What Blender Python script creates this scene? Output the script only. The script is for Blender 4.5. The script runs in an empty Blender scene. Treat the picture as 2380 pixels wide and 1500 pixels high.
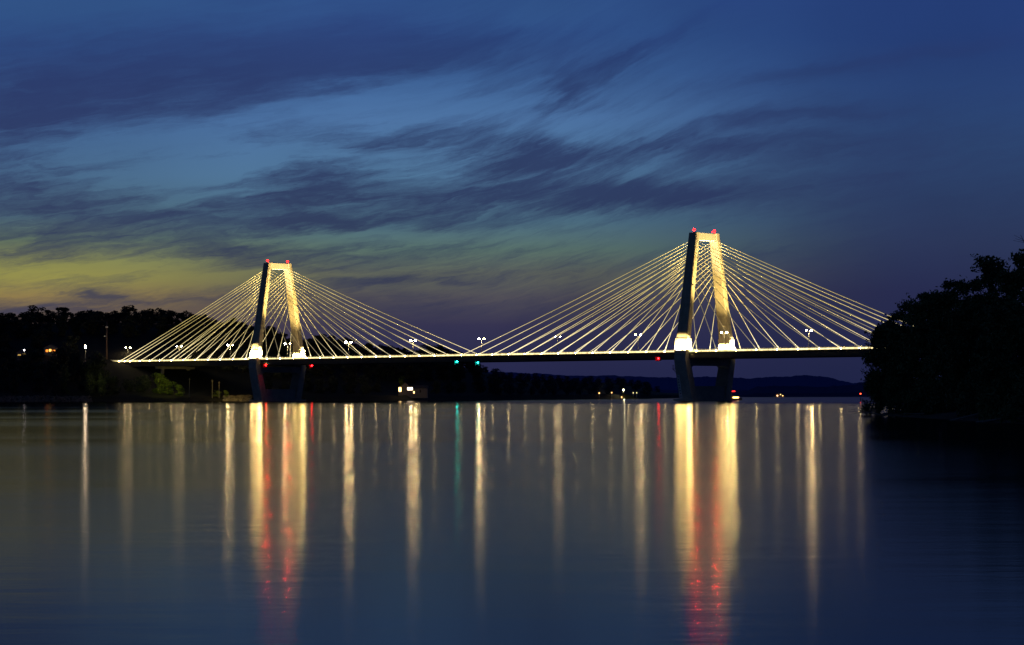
import bpy, math, random
import numpy as np
from mathutils import Matrix, Vector
random.seed(7); rng = np.random.default_rng(7)
scene = bpy.context.scene
C = scene.collection
PI = math.pi

# ------------------------------------------------------------------ camera
F = 5140.0; CAMH = 3.0; SLOPE = 0.0035
def hor(px): return 920.5 - SLOPE*(px-1190.0)
def at(px, d, py=None, z=0.0):
    """ground position that the photo shows at column px at depth d (and height for row py)"""
    x = (px-1190.0)/F*d
    if py is not None: z = CAMH + (hor(px)-py)/F*d
    return Vector((x, d, z))
cd = bpy.data.cameras.new('camera'); cam = bpy.data.objects.new('camera', cd); C.objects.link(cam)
cd.sensor_width = 36.0; cd.lens = F/2380.0*36.0; cd.clip_end = 30000; cd.clip_start = 0.5
pitch = math.atan((hor(1190)-750.0)/F)
cam.matrix_world = Matrix.Translation((0,0,CAMH)) @ Matrix.Rotation(PI/2+pitch,4,'X') @ Matrix.Rotation(-SLOPE,4,'Z')
scene.camera = cam
scene.view_settings.view_transform = 'Standard'; scene.view_settings.look = 'None'
scene.view_settings.exposure = 0; scene.view_settings.gamma = 1
scene.cycles.use_denoising = True
scene.cycles.max_bounces = 6
scene.cycles.sample_clamp_indirect = 0

def lin(r,g,b):
    f = lambda c: (c/255/12.92) if c/255 <= .04045 else ((c/255+.055)/1.055)**2.4
    return (f(r), f(g), f(b), 1.0)

# ------------------------------------------------------------------ node helpers
class NT:
    def __init__(s, nt): s.nt = nt; s.n = nt.nodes; s.l = nt.links
    def add(s, t, **kw):
        n = s.n.new(t)
        for k,v in kw.items(): setattr(n,k,v)
        return n
    def put(s, sock, v):
        if v is None: return
        if isinstance(v, bpy.types.NodeSocket): s.l.new(v, sock)
        else: sock.default_value = v
    def math(s, op, a, b=None, c=None, clamp=False):
        n = s.add('ShaderNodeMath', operation=op, use_clamp=clamp)
        for i,v in enumerate((a,b,c)): s.put(n.inputs[i], v)
        return n.outputs[0]
    def vmath(s, op, a, b=None):
        n = s.add('ShaderNodeVectorMath', operation=op); s.put(n.inputs[0],a)
        if b is not None: s.put(n.inputs[1],b)
        return n.outputs['Value'] if op in ('DOT_PRODUCT','LENGTH') else n.outputs[0]
    def comb(s, x,y,z=0.0):
        n = s.add('ShaderNodeCombineXYZ')
        for i,v in enumerate((x,y,z)): s.put(n.inputs[i], v)
        return n.outputs[0]
    def mapping(s, v, loc=(0,0,0), rot=(0,0,0), sc=(1,1,1), typ='POINT'):
        n = s.add('ShaderNodeMapping', vector_type=typ); s.put(n.inputs['Vector'], v)
        n.inputs['Location'].default_value=loc; n.inputs['Rotation'].default_value=rot; n.inputs['Scale'].default_value=sc
        return n.outputs[0]
    def noise(s, v, scale=1., detail=4., rough=.5, dist=0., out='Fac'):
        n = s.add('ShaderNodeTexNoise'); s.put(n.inputs['Vector'], v)
        n.inputs['Scale'].default_value=scale; n.inputs['Detail'].default_value=detail
        n.inputs['Roughness'].default_value=rough; n.inputs['Distortion'].default_value=dist
        return n.outputs[out]
    def ramp(s, fac, stops, interp='LINEAR'):
        n = s.add('ShaderNodeValToRGB'); s.put(n.inputs[0], fac)
        cr = n.color_ramp; cr.interpolation = interp
        while len(cr.elements) < len(stops): cr.elements.new(.5)
        for e,(p,c) in zip(cr.elements, stops): e.position = p; e.color = c
        return n.outputs[0]
    def mix(s, fac, a, b, blend='MIX'):
        n = s.add('ShaderNodeMix', data_type='RGBA', blend_type=blend)
        s.put(n.inputs[0], fac); s.put(n.inputs[6], a); s.put(n.inputs[7], b)
        return n.outputs[2]
    def maprange(s, v, a,b,c,d, smooth=False):
        n = s.add('ShaderNodeMapRange', interpolation_type='SMOOTHSTEP' if smooth else 'LINEAR')
        for i,x in enumerate((v,a,b,c,d)): s.put(n.inputs[i], x)
        return n.outputs[0]

# ------------------------------------------------------------------ sky
def build_world():
    w = bpy.data.worlds.new('World'); scene.world = w; w.use_nodes = True
    t = NT(w.node_tree); t.n.clear()
    out = t.add('ShaderNodeOutputWorld'); bg = t.add('ShaderNodeBackground')
    t.l.new(bg.outputs[0], out.inputs[0])
    tc = t.add('ShaderNodeTexCoord'); sep = t.add('ShaderNodeSeparateXYZ'); t.l.new(tc.outputs['Generated'], sep.inputs[0])
    x,y,z = sep.outputs
    yy = t.math('MAXIMUM', y, 0.12)
    X = t.math('MULTIPLY_ADD', t.math('DIVIDE', x, yy), 5.14, 1.19)         # bearing, 0..2.38 over the view
    zz = t.math('MAXIMUM', z, 0.0)
    Yv = t.math('MULTIPLY_ADD', t.math('DIVIDE', zz, yy), -5.14, 0.9205)    # height above the horizon, falling upward
    V = t.math('DIVIDE', t.math('SUBTRACT', 0.9205, Yv), 0.9205, clamp=True)
    X = t.math('MINIMUM', t.math('MAXIMUM', X, -3.0), 6.0); Yv = t.math('MAXIMUM', Yv, -3.0)
    P = t.comb(X, Yv, 0.0)
    # clear sky colours over height for three bearings
    L = [(0,(62,55,80)),(.12,(80,68,84)),(.2,(118,98,84)),(.255,(156,134,80)),(.3,(162,156,80)),(.345,(148,150,86)),(.40,(104,124,104)),(.46,(80,112,132)),(.56,(76,114,152)),(.7,(66,106,160)),(.88,(44,84,148)),(1,(46,86,146))]
    M = [(0,(36,40,82)),(.1,(42,44,84)),(.18,(56,54,86)),(.25,(86,84,92)),(.31,(104,110,98)),(.37,(96,124,116)),(.44,(82,120,142)),(.56,(84,128,170)),(.7,(80,124,180)),(.82,(60,104,166)),(.92,(48,90,154)),(1,(46,86,148))]
    R = [(0,(30,36,74)),(.14,(34,40,80)),(.26,(38,44,86)),(.38,(44,58,98)),(.5,(42,64,108)),(.64,(42,72,122)),(.78,(38,70,130)),(.9,(32,62,126)),(1,(32,62,128))]
    rl, rm, rr = [t.ramp(V, [(p,lin(*c)) for p,c in S]) for S in (L,M,R)]
    fl = t.maprange(X, 0.05, .95, 0., 1., True); fr = t.maprange(X, 1.15, 2.15, 0., 1., True)
    base = t.mix(fr, t.mix(fl, rl, rm), rr)
    cl = t.ramp(V, [(p,lin(*c)) for p,c in [(0,(44,46,78)),(.2,(64,64,90)),(.3,(58,66,92)),(.4,(48,60,98)),(.55,(44,56,102)),(.8,(40,56,112)),(1,(42,70,134))]])
    cr = t.ramp(V, [(p,lin(*c)) for p,c in [(0,(34,38,78)),(.2,(40,44,84)),(.4,(40,52,96)),(.6,(40,54,102)),(.8,(38,58,112)),(1,(34,64,134))]])
    cloud = t.mix(t.maprange(X, .3, 1.5, 0., 1., True), cl, cr)
    # wispy warp of the cloud field
    Yw = t.math('ADD', t.math('MULTIPLY_ADD', X, .13, Yv), t.math('MULTIPLY', t.math('MULTIPLY', V, .22), t.maprange(X, .95, 1.8, 0., 1., True)))
    PW = t.comb(X, Yw, 0.0)                                             # streaks climb to the right, steeper past the middle
    nz = t.noise(t.mapping(PW, sc=(1.5,5,1), rot=(0,0,.10)), 1.6, 5, .55, out='Color')
    wv = t.vmath('MULTIPLY', t.vmath('SUBTRACT', nz, (.5,.5,.5)), (.36,.085,0))
    nz2 = t.noise(t.mapping(PW, sc=(2.2,11,1), rot=(0,0,.16)), 3.2, 6, .6, out='Color')
    wv2 = t.vmath('MULTIPLY', t.vmath('SUBTRACT', nz2, (.5,.5,.5)), (.26,.05,0))
    Q = t.vmath('ADD', P, t.vmath('ADD', wv, wv2))
    # (x, y, rx, ry, tilt, amount) cloud masses (+) and clear lanes (-)
    B = [(.45,.165,.62,.135,-.06,1.15),(.85,.11,.30,.11,-.10,.55),(.03,.27,.26,.10,0,.6),(.18,.48,.30,.05,.05,.5),(.05,.44,.20,.10,0,.4),
         (.42,.50,.30,.05,-.10,.7),(.60,.565,.22,.028,-.08,.85),(.20,.575,.28,.03,-.05,.5),
         (.80,.435,.20,.042,-.10,1.15),(.74,.515,.12,.018,0,1.2),(.90,.32,.30,.030,.05,.7),(1.24,.385,.16,.035,-.16,1.2),(1.12,.33,.12,.05,-.5,.3),
         (1.22,.475,.36,.040,-.05,1.25),(1.45,.445,.26,.028,.02,.8),(1.10,.535,.30,.022,.03,.75),(.95,.575,.20,.018,0,.4),
         (1.70,.335,.42,.035,-.03,.9),(1.27,.24,.05,.10,.35,.7),(1.48,.13,.30,.030,-.50,.85),(1.20,.12,.26,.08,0,.45),(1.85,.265,.26,.022,-.08,.85),
         (1.95,.155,.50,.026,-.17,.8),(2.3,.10,.3,.03,-.15,.4),(1.75,.44,.35,.04,0,.35),(1.95,.40,.25,.02,-.1,.35),
         (.72,.61,.16,.025,.1,.55),(.78,.655,.16,.014,0,.6),(.20,.684,.07,.010,-.04,1.0),(.42,.688,.30,.012,-.05,.8),(.16,.648,.12,.010,-.1,.55),(.03,.724,.16,.014,-.04,1.3),(1.02,.652,.2,.008,0,.6),(1.0,.71,.3,.02,0,.3),
         (.30,.335,.26,.045,-.04,-.75),(.85,.225,.34,.035,-.20,-.75),(.46,.395,.16,.018,-.12,-.9),(.62,.36,.24,.024,-.14,-.7),(1.02,.41,.14,.02,-.1,-.5),(.95,.27,.25,.035,-.12,-.6),(.66,.545,.10,.014,-.1,-.6),(.85,.54,.20,.02,0,-.55),
         (.45,.46,.30,.016,-.10,-.5),(.25,.62,.40,.022,-.02,-.45),(.55,.64,.20,.012,-.03,-.4),(1.55,.24,.30,.05,-.2,-.35),(1.45,.55,.4,.04,0,-.45),(1.20,.30,.10,.03,-.1,-.5),(1.35,.295,.08,.03,0,-.4),(.15,.02,.5,.035,0,-.4),(1.25,.02,.3,.05,0,-.3),(2.1,.03,.4,.06,-.2,-.4)]
    acc = None
    for (bx,by,rx,ry,rot,amp) in B:
        amp *= .85 if amp > 0 else 1.1
        q = t.mapping(Q, loc=(bx,by,0), rot=(0,0,rot), sc=(rx,ry,1), typ='TEXTURE')
        g = t.math('POWER', 0.3679, t.vmath('DOT_PRODUCT', q, q))
        acc = t.math('MULTIPLY', g, amp) if acc is None else t.math('MULTIPLY_ADD', g, amp, acc)
    QW = t.vmath('ADD', PW, t.vmath('ADD', wv, wv2))
    st = t.noise(t.mapping(QW, sc=(1.5,12,1)), 2.4, 9, .64, .4)
    st2 = t.noise(t.mapping(t.vmath('ADD', PW, wv2), sc=(2.2,26,1)), 3.0, 7, .62)
    det = t.math('ADD', t.math('MULTIPLY_ADD', t.math('SUBTRACT', st, .5), 2.5, 0.), t.math('MULTIPLY', t.math('SUBTRACT', st2, .5), 1.4))
    # fine detail is strong in the torn middle of the sky and soft high up and low on the right
    dm = t.math('MULTIPLY', t.ramp(V, [(0,(.06,)*3+(1,)),(.16,(.5,)*3+(1,)),(.24,(1,)*3+(1,)),(.62,(1,)*3+(1,)),(.78,(.5,)*3+(1,)),(1,(.35,)*3+(1,))]), t.maprange(X, 1.3, 2.2, 1.0, .4, True))
    d = t.math('ADD', t.math('MULTIPLY_ADD', det, dm, acc), 0.05)
    dens = t.maprange(d, -0.45, 1.30, 0., 1., True)
    col = t.mix(t.math('MULTIPLY', dens, .90), base, cloud)
    # soft brightness mottling
    mot = t.maprange(t.noise(P, 2.0, 3, .5), .3, .7, .93, 1.07)
    col = t.mix(1.0, col, t.comb(mot,mot,mot), 'MULTIPLY')
    fade = t.maprange(t.math('MULTIPLY', t.math('DIVIDE', zz, yy), 5.584), 1.25, 3.2, 1.0, .28, True)   # the sky darkens overhead and behind
    col = t.mix(1.0, col, t.comb(fade,fade,fade), 'MULTIPLY')
    hs = t.add('ShaderNodeHueSaturation'); hs.inputs['Saturation'].default_value=.97; hs.inputs['Value'].default_value=.82; hs.inputs['Hue'].default_value=.498; t.l.new(col, hs.inputs['Color']); col = hs.outputs[0]
    # a trace of physical twilight sky on top of the painted clouds
    sk = t.add('ShaderNodeTexSky', sky_type='NISHITA'); sk.sun_disc = False
    sk.sun_elevation = math.radians(-4); sk.sun_rotation = math.radians(-40)
    col = t.mix(0.02, col, sk.outputs[0], 'ADD')
    t.l.new(col, bg.inputs['Color']); bg.inputs['Strength'].default_value = 1.0
build_world()

# ------------------------------------------------------------------ materials
def mat(name, col, rough=.8, var=.15, vscale=1.0, emit=None, es=0.0, spec=.3):
    m = bpy.data.materials.new(name); m.use_nodes = True; t = NT(m.node_tree)
    b = t.n['Principled BSDF']; b.inputs['Roughness'].default_value = rough
    b.inputs['Specular IOR Level'].default_value = spec
    tc = t.add('ShaderNodeTexCoord')
    n = t.noise(tc.outputs['Object'], vscale, 5, .6)
    f = t.maprange(n, .25, .75, 1-var, 1+var)
    t.put(b.inputs['Base Color'], t.mix(1.0, tuple(col)+(1,), t.comb(f,f,f), 'MULTIPLY'))
    if emit:
        b.inputs['Emission Color'].default_value = tuple(emit)+(1,); b.inputs['Emission Strength'].default_value = es
    return m
def glow(name, col, s):
    m = bpy.data.materials.new(name); m.use_nodes = True; t = NT(m.node_tree); t.n.clear()
    o = t.add('ShaderNodeOutputMaterial'); e = t.add('ShaderNodeEmission')
    e.inputs[0].default_value = tuple(col)+(1,); e.inputs[1].default_value = s
    t.l.new(e.outputs[0], o.inputs[0]); return m

def concrete():
    m = bpy.data.materials.new('concrete'); m.use_nodes = True; t = NT(m.node_tree)
    b = t.n['Principled BSDF']; b.inputs['Roughness'].default_value = .85; b.inputs['Specular IOR Level'].default_value = .2
    tc = t.add('ShaderNodeTexCoord'); o = tc.outputs['Object']
    n1 = t.noise(o, .25, 6, .65); n2 = t.noise(t.mapping(o, sc=(1,1,.12)), .9, 5, .6)
    f = t.math('ADD', t.maprange(n1,.3,.7,.86,1.08), t.maprange(n2,.35,.7,-.14,.12))
    sep = t.add('ShaderNodeSeparateXYZ'); t.l.new(o, sep.inputs[0])
    lift = t.math('FRACT', t.math('DIVIDE', sep.outputs[2], 4.6))
    seam = t.math('MULTIPLY', t.math('LESS_THAN', lift, .035), -.22)
    f = t.math('ADD', f, seam)
    t.put(b.inputs['Base Color'], t.mix(1.0, (.43,.38,.28,1), t.comb(f,f,f), 'MULTIPLY'))
    return m
M = {}
M['concrete'] = concrete()
M['pier'] = mat('pier_concrete', (.40,.35,.29), .9, .25, .3)
M['girder'] = mat('girder', (.05,.045,.04), .7, .2, .3)
M['asphalt'] = mat('asphalt', (.05,.05,.05), .9, .15, 2)
M['rail'] = mat('rail_paint', (.75,.72,.62), .5, .1, 1)
M['steel'] = mat('galvanised_steel', (.55,.55,.52), .45, .1, 2)
M['dark'] = mat('dark_metal', (.03,.03,.035), .6, .2, 2)
M['lamp'] = glow('lamp_lens', (1,.70,.28), 560)
M['lamp_dim'] = glow('lamp_lens_side', (1,.72,.32), 190)
M['flood'] = glow('floodlight_lens', (1,.74,.30), 110)
M['red'] = glow('red_beacon', (1,.0003,.00025), 1350)
M['red_halo'] = glow('red_halo', (1,.012,.014), 5)  # low red emission painting the halo around the beacon lens
M['red_small'] = glow('red_navigation_lens', (1,.003,.004), 120)
M['green_small'] = glow('green_navigation_lens', (.004,.6,.42), 130)
M['white_hill'] = glow('hill_lamp_lens', (1,.76,.46), 110)
M['orange'] = glow('orange_window', (1,.26,.03), 2)
M['amber'] = glow('amber_window', (1,.62,.22), 5.5)
M['dot'] = glow('small_amber_lamp', (1,.5,.16), 5)

def strip_mat():  # glow of a strip added in place of light falling on the barrier
    m = bpy.data.materials.new('added_glow_strip'); m.use_nodes = True; t = NT(m.node_tree); t.n.clear()
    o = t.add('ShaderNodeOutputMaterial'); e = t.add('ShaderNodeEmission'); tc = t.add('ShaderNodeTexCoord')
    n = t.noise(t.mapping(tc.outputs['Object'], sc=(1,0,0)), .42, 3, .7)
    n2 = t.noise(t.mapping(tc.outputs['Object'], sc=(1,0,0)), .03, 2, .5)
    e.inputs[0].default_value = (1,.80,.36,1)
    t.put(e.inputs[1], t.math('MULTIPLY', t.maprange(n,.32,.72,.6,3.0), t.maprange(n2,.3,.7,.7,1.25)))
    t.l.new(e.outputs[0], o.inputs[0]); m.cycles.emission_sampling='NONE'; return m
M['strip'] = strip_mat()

def glowing_cable_mat(name, s, lo):  # emission stands in for floodlight on the cables, stronger toward the deck
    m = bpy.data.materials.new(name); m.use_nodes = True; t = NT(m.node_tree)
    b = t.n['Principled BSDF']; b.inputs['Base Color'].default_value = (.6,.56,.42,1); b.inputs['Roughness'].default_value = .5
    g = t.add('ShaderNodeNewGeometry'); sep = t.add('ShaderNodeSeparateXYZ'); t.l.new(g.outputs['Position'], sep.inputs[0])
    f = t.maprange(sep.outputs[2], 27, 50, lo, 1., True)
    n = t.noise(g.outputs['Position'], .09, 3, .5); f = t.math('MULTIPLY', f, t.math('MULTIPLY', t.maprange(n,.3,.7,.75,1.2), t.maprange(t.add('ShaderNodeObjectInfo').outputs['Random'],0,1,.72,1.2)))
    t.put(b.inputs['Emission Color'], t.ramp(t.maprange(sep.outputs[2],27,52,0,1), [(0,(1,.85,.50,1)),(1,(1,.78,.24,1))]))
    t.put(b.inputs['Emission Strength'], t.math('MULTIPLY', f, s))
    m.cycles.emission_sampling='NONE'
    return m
M['cable'] = glowing_cable_mat('glowing_stay_cable', .58, 2.8)
M['cable_glow_dim'] = glowing_cable_mat('faint_glow_stay_cable', .16, 2.2)  # fainter glowing copy for near-plane cables seen from their unlit side

def leaf_mat(name, a, b_):
    m = bpy.data.materials.new(name); m.use_nodes = True; t = NT(m.node_tree)
    b = t.n['Principled BSDF']; b.inputs['Roughness'].default_value = .7; b.inputs['Specular IOR Level'].default_value = .15
    g = t.add('ShaderNodeNewGeometry'); oi = t.add('ShaderNodeObjectInfo')
    n = t.noise(g.outputs['Position'], .45, 4, .6)
    f = t.math('ADD', t.math('MULTIPLY', n, .8), t.math('MULTIPLY', oi.outputs['Random'], .35))
    t.put(b.inputs['Base Color'], t.ramp(f, [(.25,a+(1,)),(.85,b_+(1,))])); return m
M['leaf_far'] = leaf_mat('far_foliage', (.026,.031,.030), (.056,.066,.048))  # leaf colour raised and blued to suggest haze
M['leaf_mid'] = leaf_mat('distant_foliage', (.028,.034,.056), (.044,.052,.080))  # bluer leaf colour, with the distance haze mixed in
M['leaf_near'] = leaf_mat('near_foliage', (.035,.052,.025), (.12,.16,.065))
M['leaf_lit'] = leaf_mat('bank_foliage', (.05,.08,.015), (.12,.16,.03))
M['bark'] = mat('bark', (.05,.042,.034), .9, .3, 3)
M['paletrunk'] = mat('pale_bark', (.22,.20,.15), .9, .3, 3)
M['drift'] = mat('driftwood', (.22,.19,.16), .9, .3, 3)
M['wood_pole'] = mat('wood_pole', (.16,.11,.08), .9, .2, 3)
M['house_wall'] = mat('house_wall', (.17,.15,.15), .8, .1, 1)
M['house_roof'] = mat('house_roof', (.05,.045,.05), .8, .2, 2)
M['hull'] = mat('boat_paint', (.10,.10,.11), .5, .1, 1)
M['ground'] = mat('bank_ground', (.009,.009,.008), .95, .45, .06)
M['rock'] = mat('riprap', (.13,.11,.09), .95, .5, .5)
M['grass'] = mat('lit_grass', (.10,.11,.04), .95, .4, .4)
M['hill_far'] = mat('haze_tinted_far_hill', (.085,.10,.30), 1., .10, .003, spec=0)  # blue base colour carries the distance haze
M['hill_mid'] = mat('haze_tinted_mid_hill', (.050,.058,.16), 1., .15, .006, spec=0)  # haze again put into the colour, weaker than on the far ridge

def water_mat():
    m = bpy.data.materials.new('river_water'); m.use_nodes = True; t = NT(m.node_tree); t.n.clear()
    o = t.add('ShaderNodeOutputMaterial'); tc = t.add('ShaderNodeTexCoord'); ob = tc.outputs['Object']
    n1 = t.noise(t.mapping(ob, sc=(.30,.75,1)), .55, 3, .55)
    n2 = t.noise(t.mapping(ob, sc=(.6,1.3,1)), 2.6, 3, .6)
    b1 = t.add('ShaderNodeBump'); b1.inputs['Strength'].default_value=1; b1.inputs['Distance'].default_value=.009; t.put(b1.inputs['Height'], n1)
    b2 = t.add('ShaderNodeBump'); b2.inputs['Strength'].default_value=1; b2.inputs['Distance'].default_value=.0022; t.put(b2.inputs['Height'], n2); t.l.new(b1.outputs[0], b2.inputs['Normal'])
    band = t.noise(t.mapping(ob, sc=(.25,1,1)), .014, 4, .6)
    r = t.maprange(band, .38, .62, .125, .155, True)
    gl = t.add('ShaderNodeBsdfAnisotropic', distribution='BECKMANN')
    gl.inputs['Color'].default_value = (.56,.55,.58,1); t.put(gl.inputs['Roughness'], r); t.l.new(b2.outputs[0], gl.inputs['Normal'])
    df = t.add('ShaderNodeBsdfDiffuse'); df.inputs['Color'].default_value = (.022,.034,.056,1)
    fr = t.add('ShaderNodeFresnel'); fr.inputs[0].default_value = 1.33; t.l.new(b2.outputs[0], fr.inputs['Normal'])
    mx = t.add('ShaderNodeMixShader'); t.l.new(fr.outputs[0], mx.inputs[0]); t.l.new(df.outputs[0], mx.inputs[1]); t.l.new(gl.outputs[0], mx.inputs[2])
    t.l.new(mx.outputs[0], o.inputs[0]); return m
M['water'] = water_mat()

# ------------------------------------------------------------------ mesh helpers
class MB:
    def __init__(s): s.v=[]; s.f=[]
    def hexa(s, b4, t4):
        i=len(s.v); s.v += [tuple(p) for p in b4]+[tuple(p) for p in t4]
        s.f += [(i+3,i+2,i+1,i),(i+4,i+5,i+6,i+7)]+[(i+k,i+(k+1)%4,i+4+(k+1)%4,i+4+k) for k in range(4)]
        return s
    def box(s, x0,x1,y0,y1,z0,z1):
        return s.hexa([(x0,y0,z0),(x1,y0,z0),(x1,y1,z0),(x0,y1,z0)],[(x0,y0,z1),(x1,y0,z1),(x1,y1,z1),(x0,y1,z1)])
    def loft(s, rings, cap=True):
        n=len(rings[0]); i=len(s.v)
        for r in rings: s.v += [tuple(p) for p in r]
        for k in range(len(rings)-1):
            for j in range(n): s.f.append((i+k*n+j, i+k*n+(j+1)%n, i+(k+1)*n+(j+1)%n, i+(k+1)*n+j))
        if cap: s.f.append(tuple(i+j for j in reversed(range(n)))); s.f.append(tuple(i+(len(rings)-1)*n+j for j in range(n)))
        return s
    def tube(s, pts, rads, n=6):
        rings=[]; pts=[Vector(p) for p in pts]
        for k,p in enumerate(pts):
            d=(pts[min(k+1,len(pts)-1)]-pts[max(k-1,0)]).normalized()
            a=d.orthogonal().normalized() if abs(d.z)<.9 else Vector((1,0,0)).cross(d).normalized(); b=d.cross(a)
            r=rads[k] if hasattr(rads,'__len__') else rads
            rings.append([p+a*(r*math.cos(2*PI*j/n))+b*(r*math.sin(2*PI*j/n)) for j in range(n)])
        return s.loft(rings)
    def ball(s, c, r, nu=8, nv=5, sz=1.0):
        i=len(s.v); c=Vector(c); s.v.append(tuple(c+Vector((0,0,-r*sz))))
        for a in range(1,nv):
            th=PI*a/nv
            for j in range(nu): s.v.append(tuple(c+Vector((r*math.sin(th)*math.cos(2*PI*j/nu), r*math.sin(th)*math.sin(2*PI*j/nu), -r*sz*math.cos(th)))))
        s.v.append(tuple(c+Vector((0,0,r*sz)))); last=len(s.v)-1
        for j in range(nu): s.f.append((i, i+1+(j+1)%nu, i+1+j)); s.f.append((last, last-nu+j, last-nu+(j+1)%nu))
        for a in range(nv-2):
            for j in range(nu): s.f.append((i+1+a*nu+j, i+1+a*nu+(j+1)%nu, i+1+(a+1)*nu+(j+1)%nu, i+1+(a+1)*nu+j))
        return s
    def mesh(s, name, m, smooth=False):
        me=bpy.data.meshes.new(name); me.from_pydata(s.v,[],s.f); me.materials.append(m); me.update()
        if smooth: me.polygons.foreach_set('use_smooth',[True]*len(me.polygons))
        return me
    def build(s, name, m, parent=None, loc=(0,0,0), smooth=False):
        return link(name, s.mesh(name,m,smooth), parent, loc)
def link(name, me, parent=None, loc=(0,0,0)):
    o=bpy.data.objects.new(name, me); C.objects.link(o); o.location=loc
    if parent: o.parent=parent
    return o
def empty(name, loc=(0,0,0), rz=0.0):
    o=bpy.data.objects.new(name,None); C.objects.link(o); o.location=loc; o.rotation_euler=(0,0,rz); o.empty_display_size=.5; return o
def tag(o, label=None, cat=None, group=None, kind=None):
    if label: o['label']=label
    if cat: o['category']=cat
    if group: o['group']=group
    if kind: o['kind']=kind
    return o
def quads(name, centers, sizes, m, aspect=.75, up=.0):
    """leaf-sized faces with random attitude"""
    n=len(centers); a=rng.normal(size=(n,3)); a[:,2]+=up; a/=np.linalg.norm(a,axis=1)[:,None]
    b=rng.normal(size=(n,3)); b-= (a*b).sum(1)[:,None]*a; b/=np.linalg.norm(b,axis=1)[:,None]
    s=sizes[:,None]
    v=np.stack([centers-a*s, centers-b*s*aspect*.6+a*s*.1, centers+a*s, centers+b*s*aspect*.6+a*s*.1],1).reshape(-1,3)
    me=bpy.data.meshes.new(name); me.vertices.add(4*n); me.vertices.foreach_set('co', v.ravel())
    me.loops.add(4*n); me.loops.foreach_set('vertex_index', np.arange(4*n,dtype=np.int32))
    me.polygons.add(n); me.polygons.foreach_set('loop_start', np.arange(0,4*n,4,dtype=np.int32)); me.polygons.foreach_set('loop_total', np.full(n,4,dtype=np.int32))
    me.materials.append(m); me.update(calc_edges=True); me.validate(); return me

def spot(name, loc, target, power, angle, blend=1.0, col=(1,.71,.23), size=.3):
    l=bpy.data.lights.new(name,'SPOT'); l.energy=power; l.color=col; l.spot_size=math.radians(angle); l.spot_blend=blend; l.shadow_soft_size=size
    o=bpy.data.objects.new(name,l); C.objects.link(o); o.location=loc
    o.rotation_euler=(Vector(target)-Vector(loc)).to_track_quat('-Z','Y').to_euler(); return o
def point(name, loc, power, col=(1,.75,.35), size=.3):
    l=bpy.data.lights.new(name,'POINT'); l.energy=power; l.color=col; l.shadow_soft_size=size
    o=bpy.data.objects.new(name,l); C.objects.link(o); o.location=loc; return o

# ------------------------------------------------------------------ water and land
MB().hexa([(-7000,-300,-8),(7000,-300,-8),(7000,12000,-8),(-7000,12000,-8)],[(-7000,-300,0),(7000,-300,0),(7000,12000,0),(-7000,12000,0)]).build('river_water', M['water'])
tag(bpy.data.objects['river_water'], 'dark smooth river with long streaks of reflected light', None, None, 'structure')

SHORE=[(-700,1400),(0,1432),(200,1445),(400,1455),(600,1466),(720,1478),(950,1500),(1190,1700),(1300,1836),(1420,2000),(1540,2200),(1700,2900),(1800,3300),(2050,3600),(3000,3800)]
SKY=[(-700,770),(-300,762),(0,752),(40,744),(70,737),(120,735),(170,741),(215,738),(245,743),(285,733),(330,735),(380,737),(415,743),(440,749),(480,754),(530,760),(580,764),(620,778),(650,796),(700,803),(740,801),(780,801),(820,812),(860,815),(900,819),(960,826),(1010,817),(1060,834),(1100,845),(1140,854),(1180,867),(1230,869),(1270,871),(1310,874),(1340,878),(1400,876),(1450,880),(1500,888),(1535,905),(1560,921),(3000,922)]
def shore(px): return float(np.interp(px,[a for a,_ in SHORE],[b for _,b in SHORE]))
def skyl(px): return float(np.interp(px,[a for a,_ in SKY],[b for _,b in SKY]))
def hill_h(px):
    d=shore(px)+250; z=CAMH+(hor(px)-skyl(px))/F*d
    return max(1.5, z-10.0)
PROF_D=[-6,0,6,14,40,80,150,230,320,600,900]
PROF_F=[0,0,0,0,.06,.30,.66,1.0,1.0,.9,.6]
PROF_Z=[-3,0,1.2,3.6,4.2,4.5,4.5,4,4,2,0]
def ground_z(px, off):
    H=max(0,hill_h(px))
    return float(np.interp(off,PROF_D,PROF_F))*H + float(np.interp(off,PROF_D,PROF_Z))
mb=MB(); cols=list(range(-700,1640,20)); rows=[-6,0,3,6,10,14,25,40,60,80,115,150,190,230,320,600,900]
for px in cols:
    for off in rows:
        d=shore(px)+off; p=at(px,d); j=.7*math.sin(px*.31+off)*math.cos(px*.13)*(1 if off>2 else 0)
        mb.v.append((p.x,p.y,ground_z(px,off)+j))
nr=len(rows)
for i in range(len(cols)-1):
    for k in range(nr-1): a=i*nr+k; mb.f.append((a,a+nr,a+nr+1,a+1))
g=mb.build('far_bank_ground', M['ground'], smooth=True); tag(g,'dark wooded far bank rising to a hill on the left',kind='structure')

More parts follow.
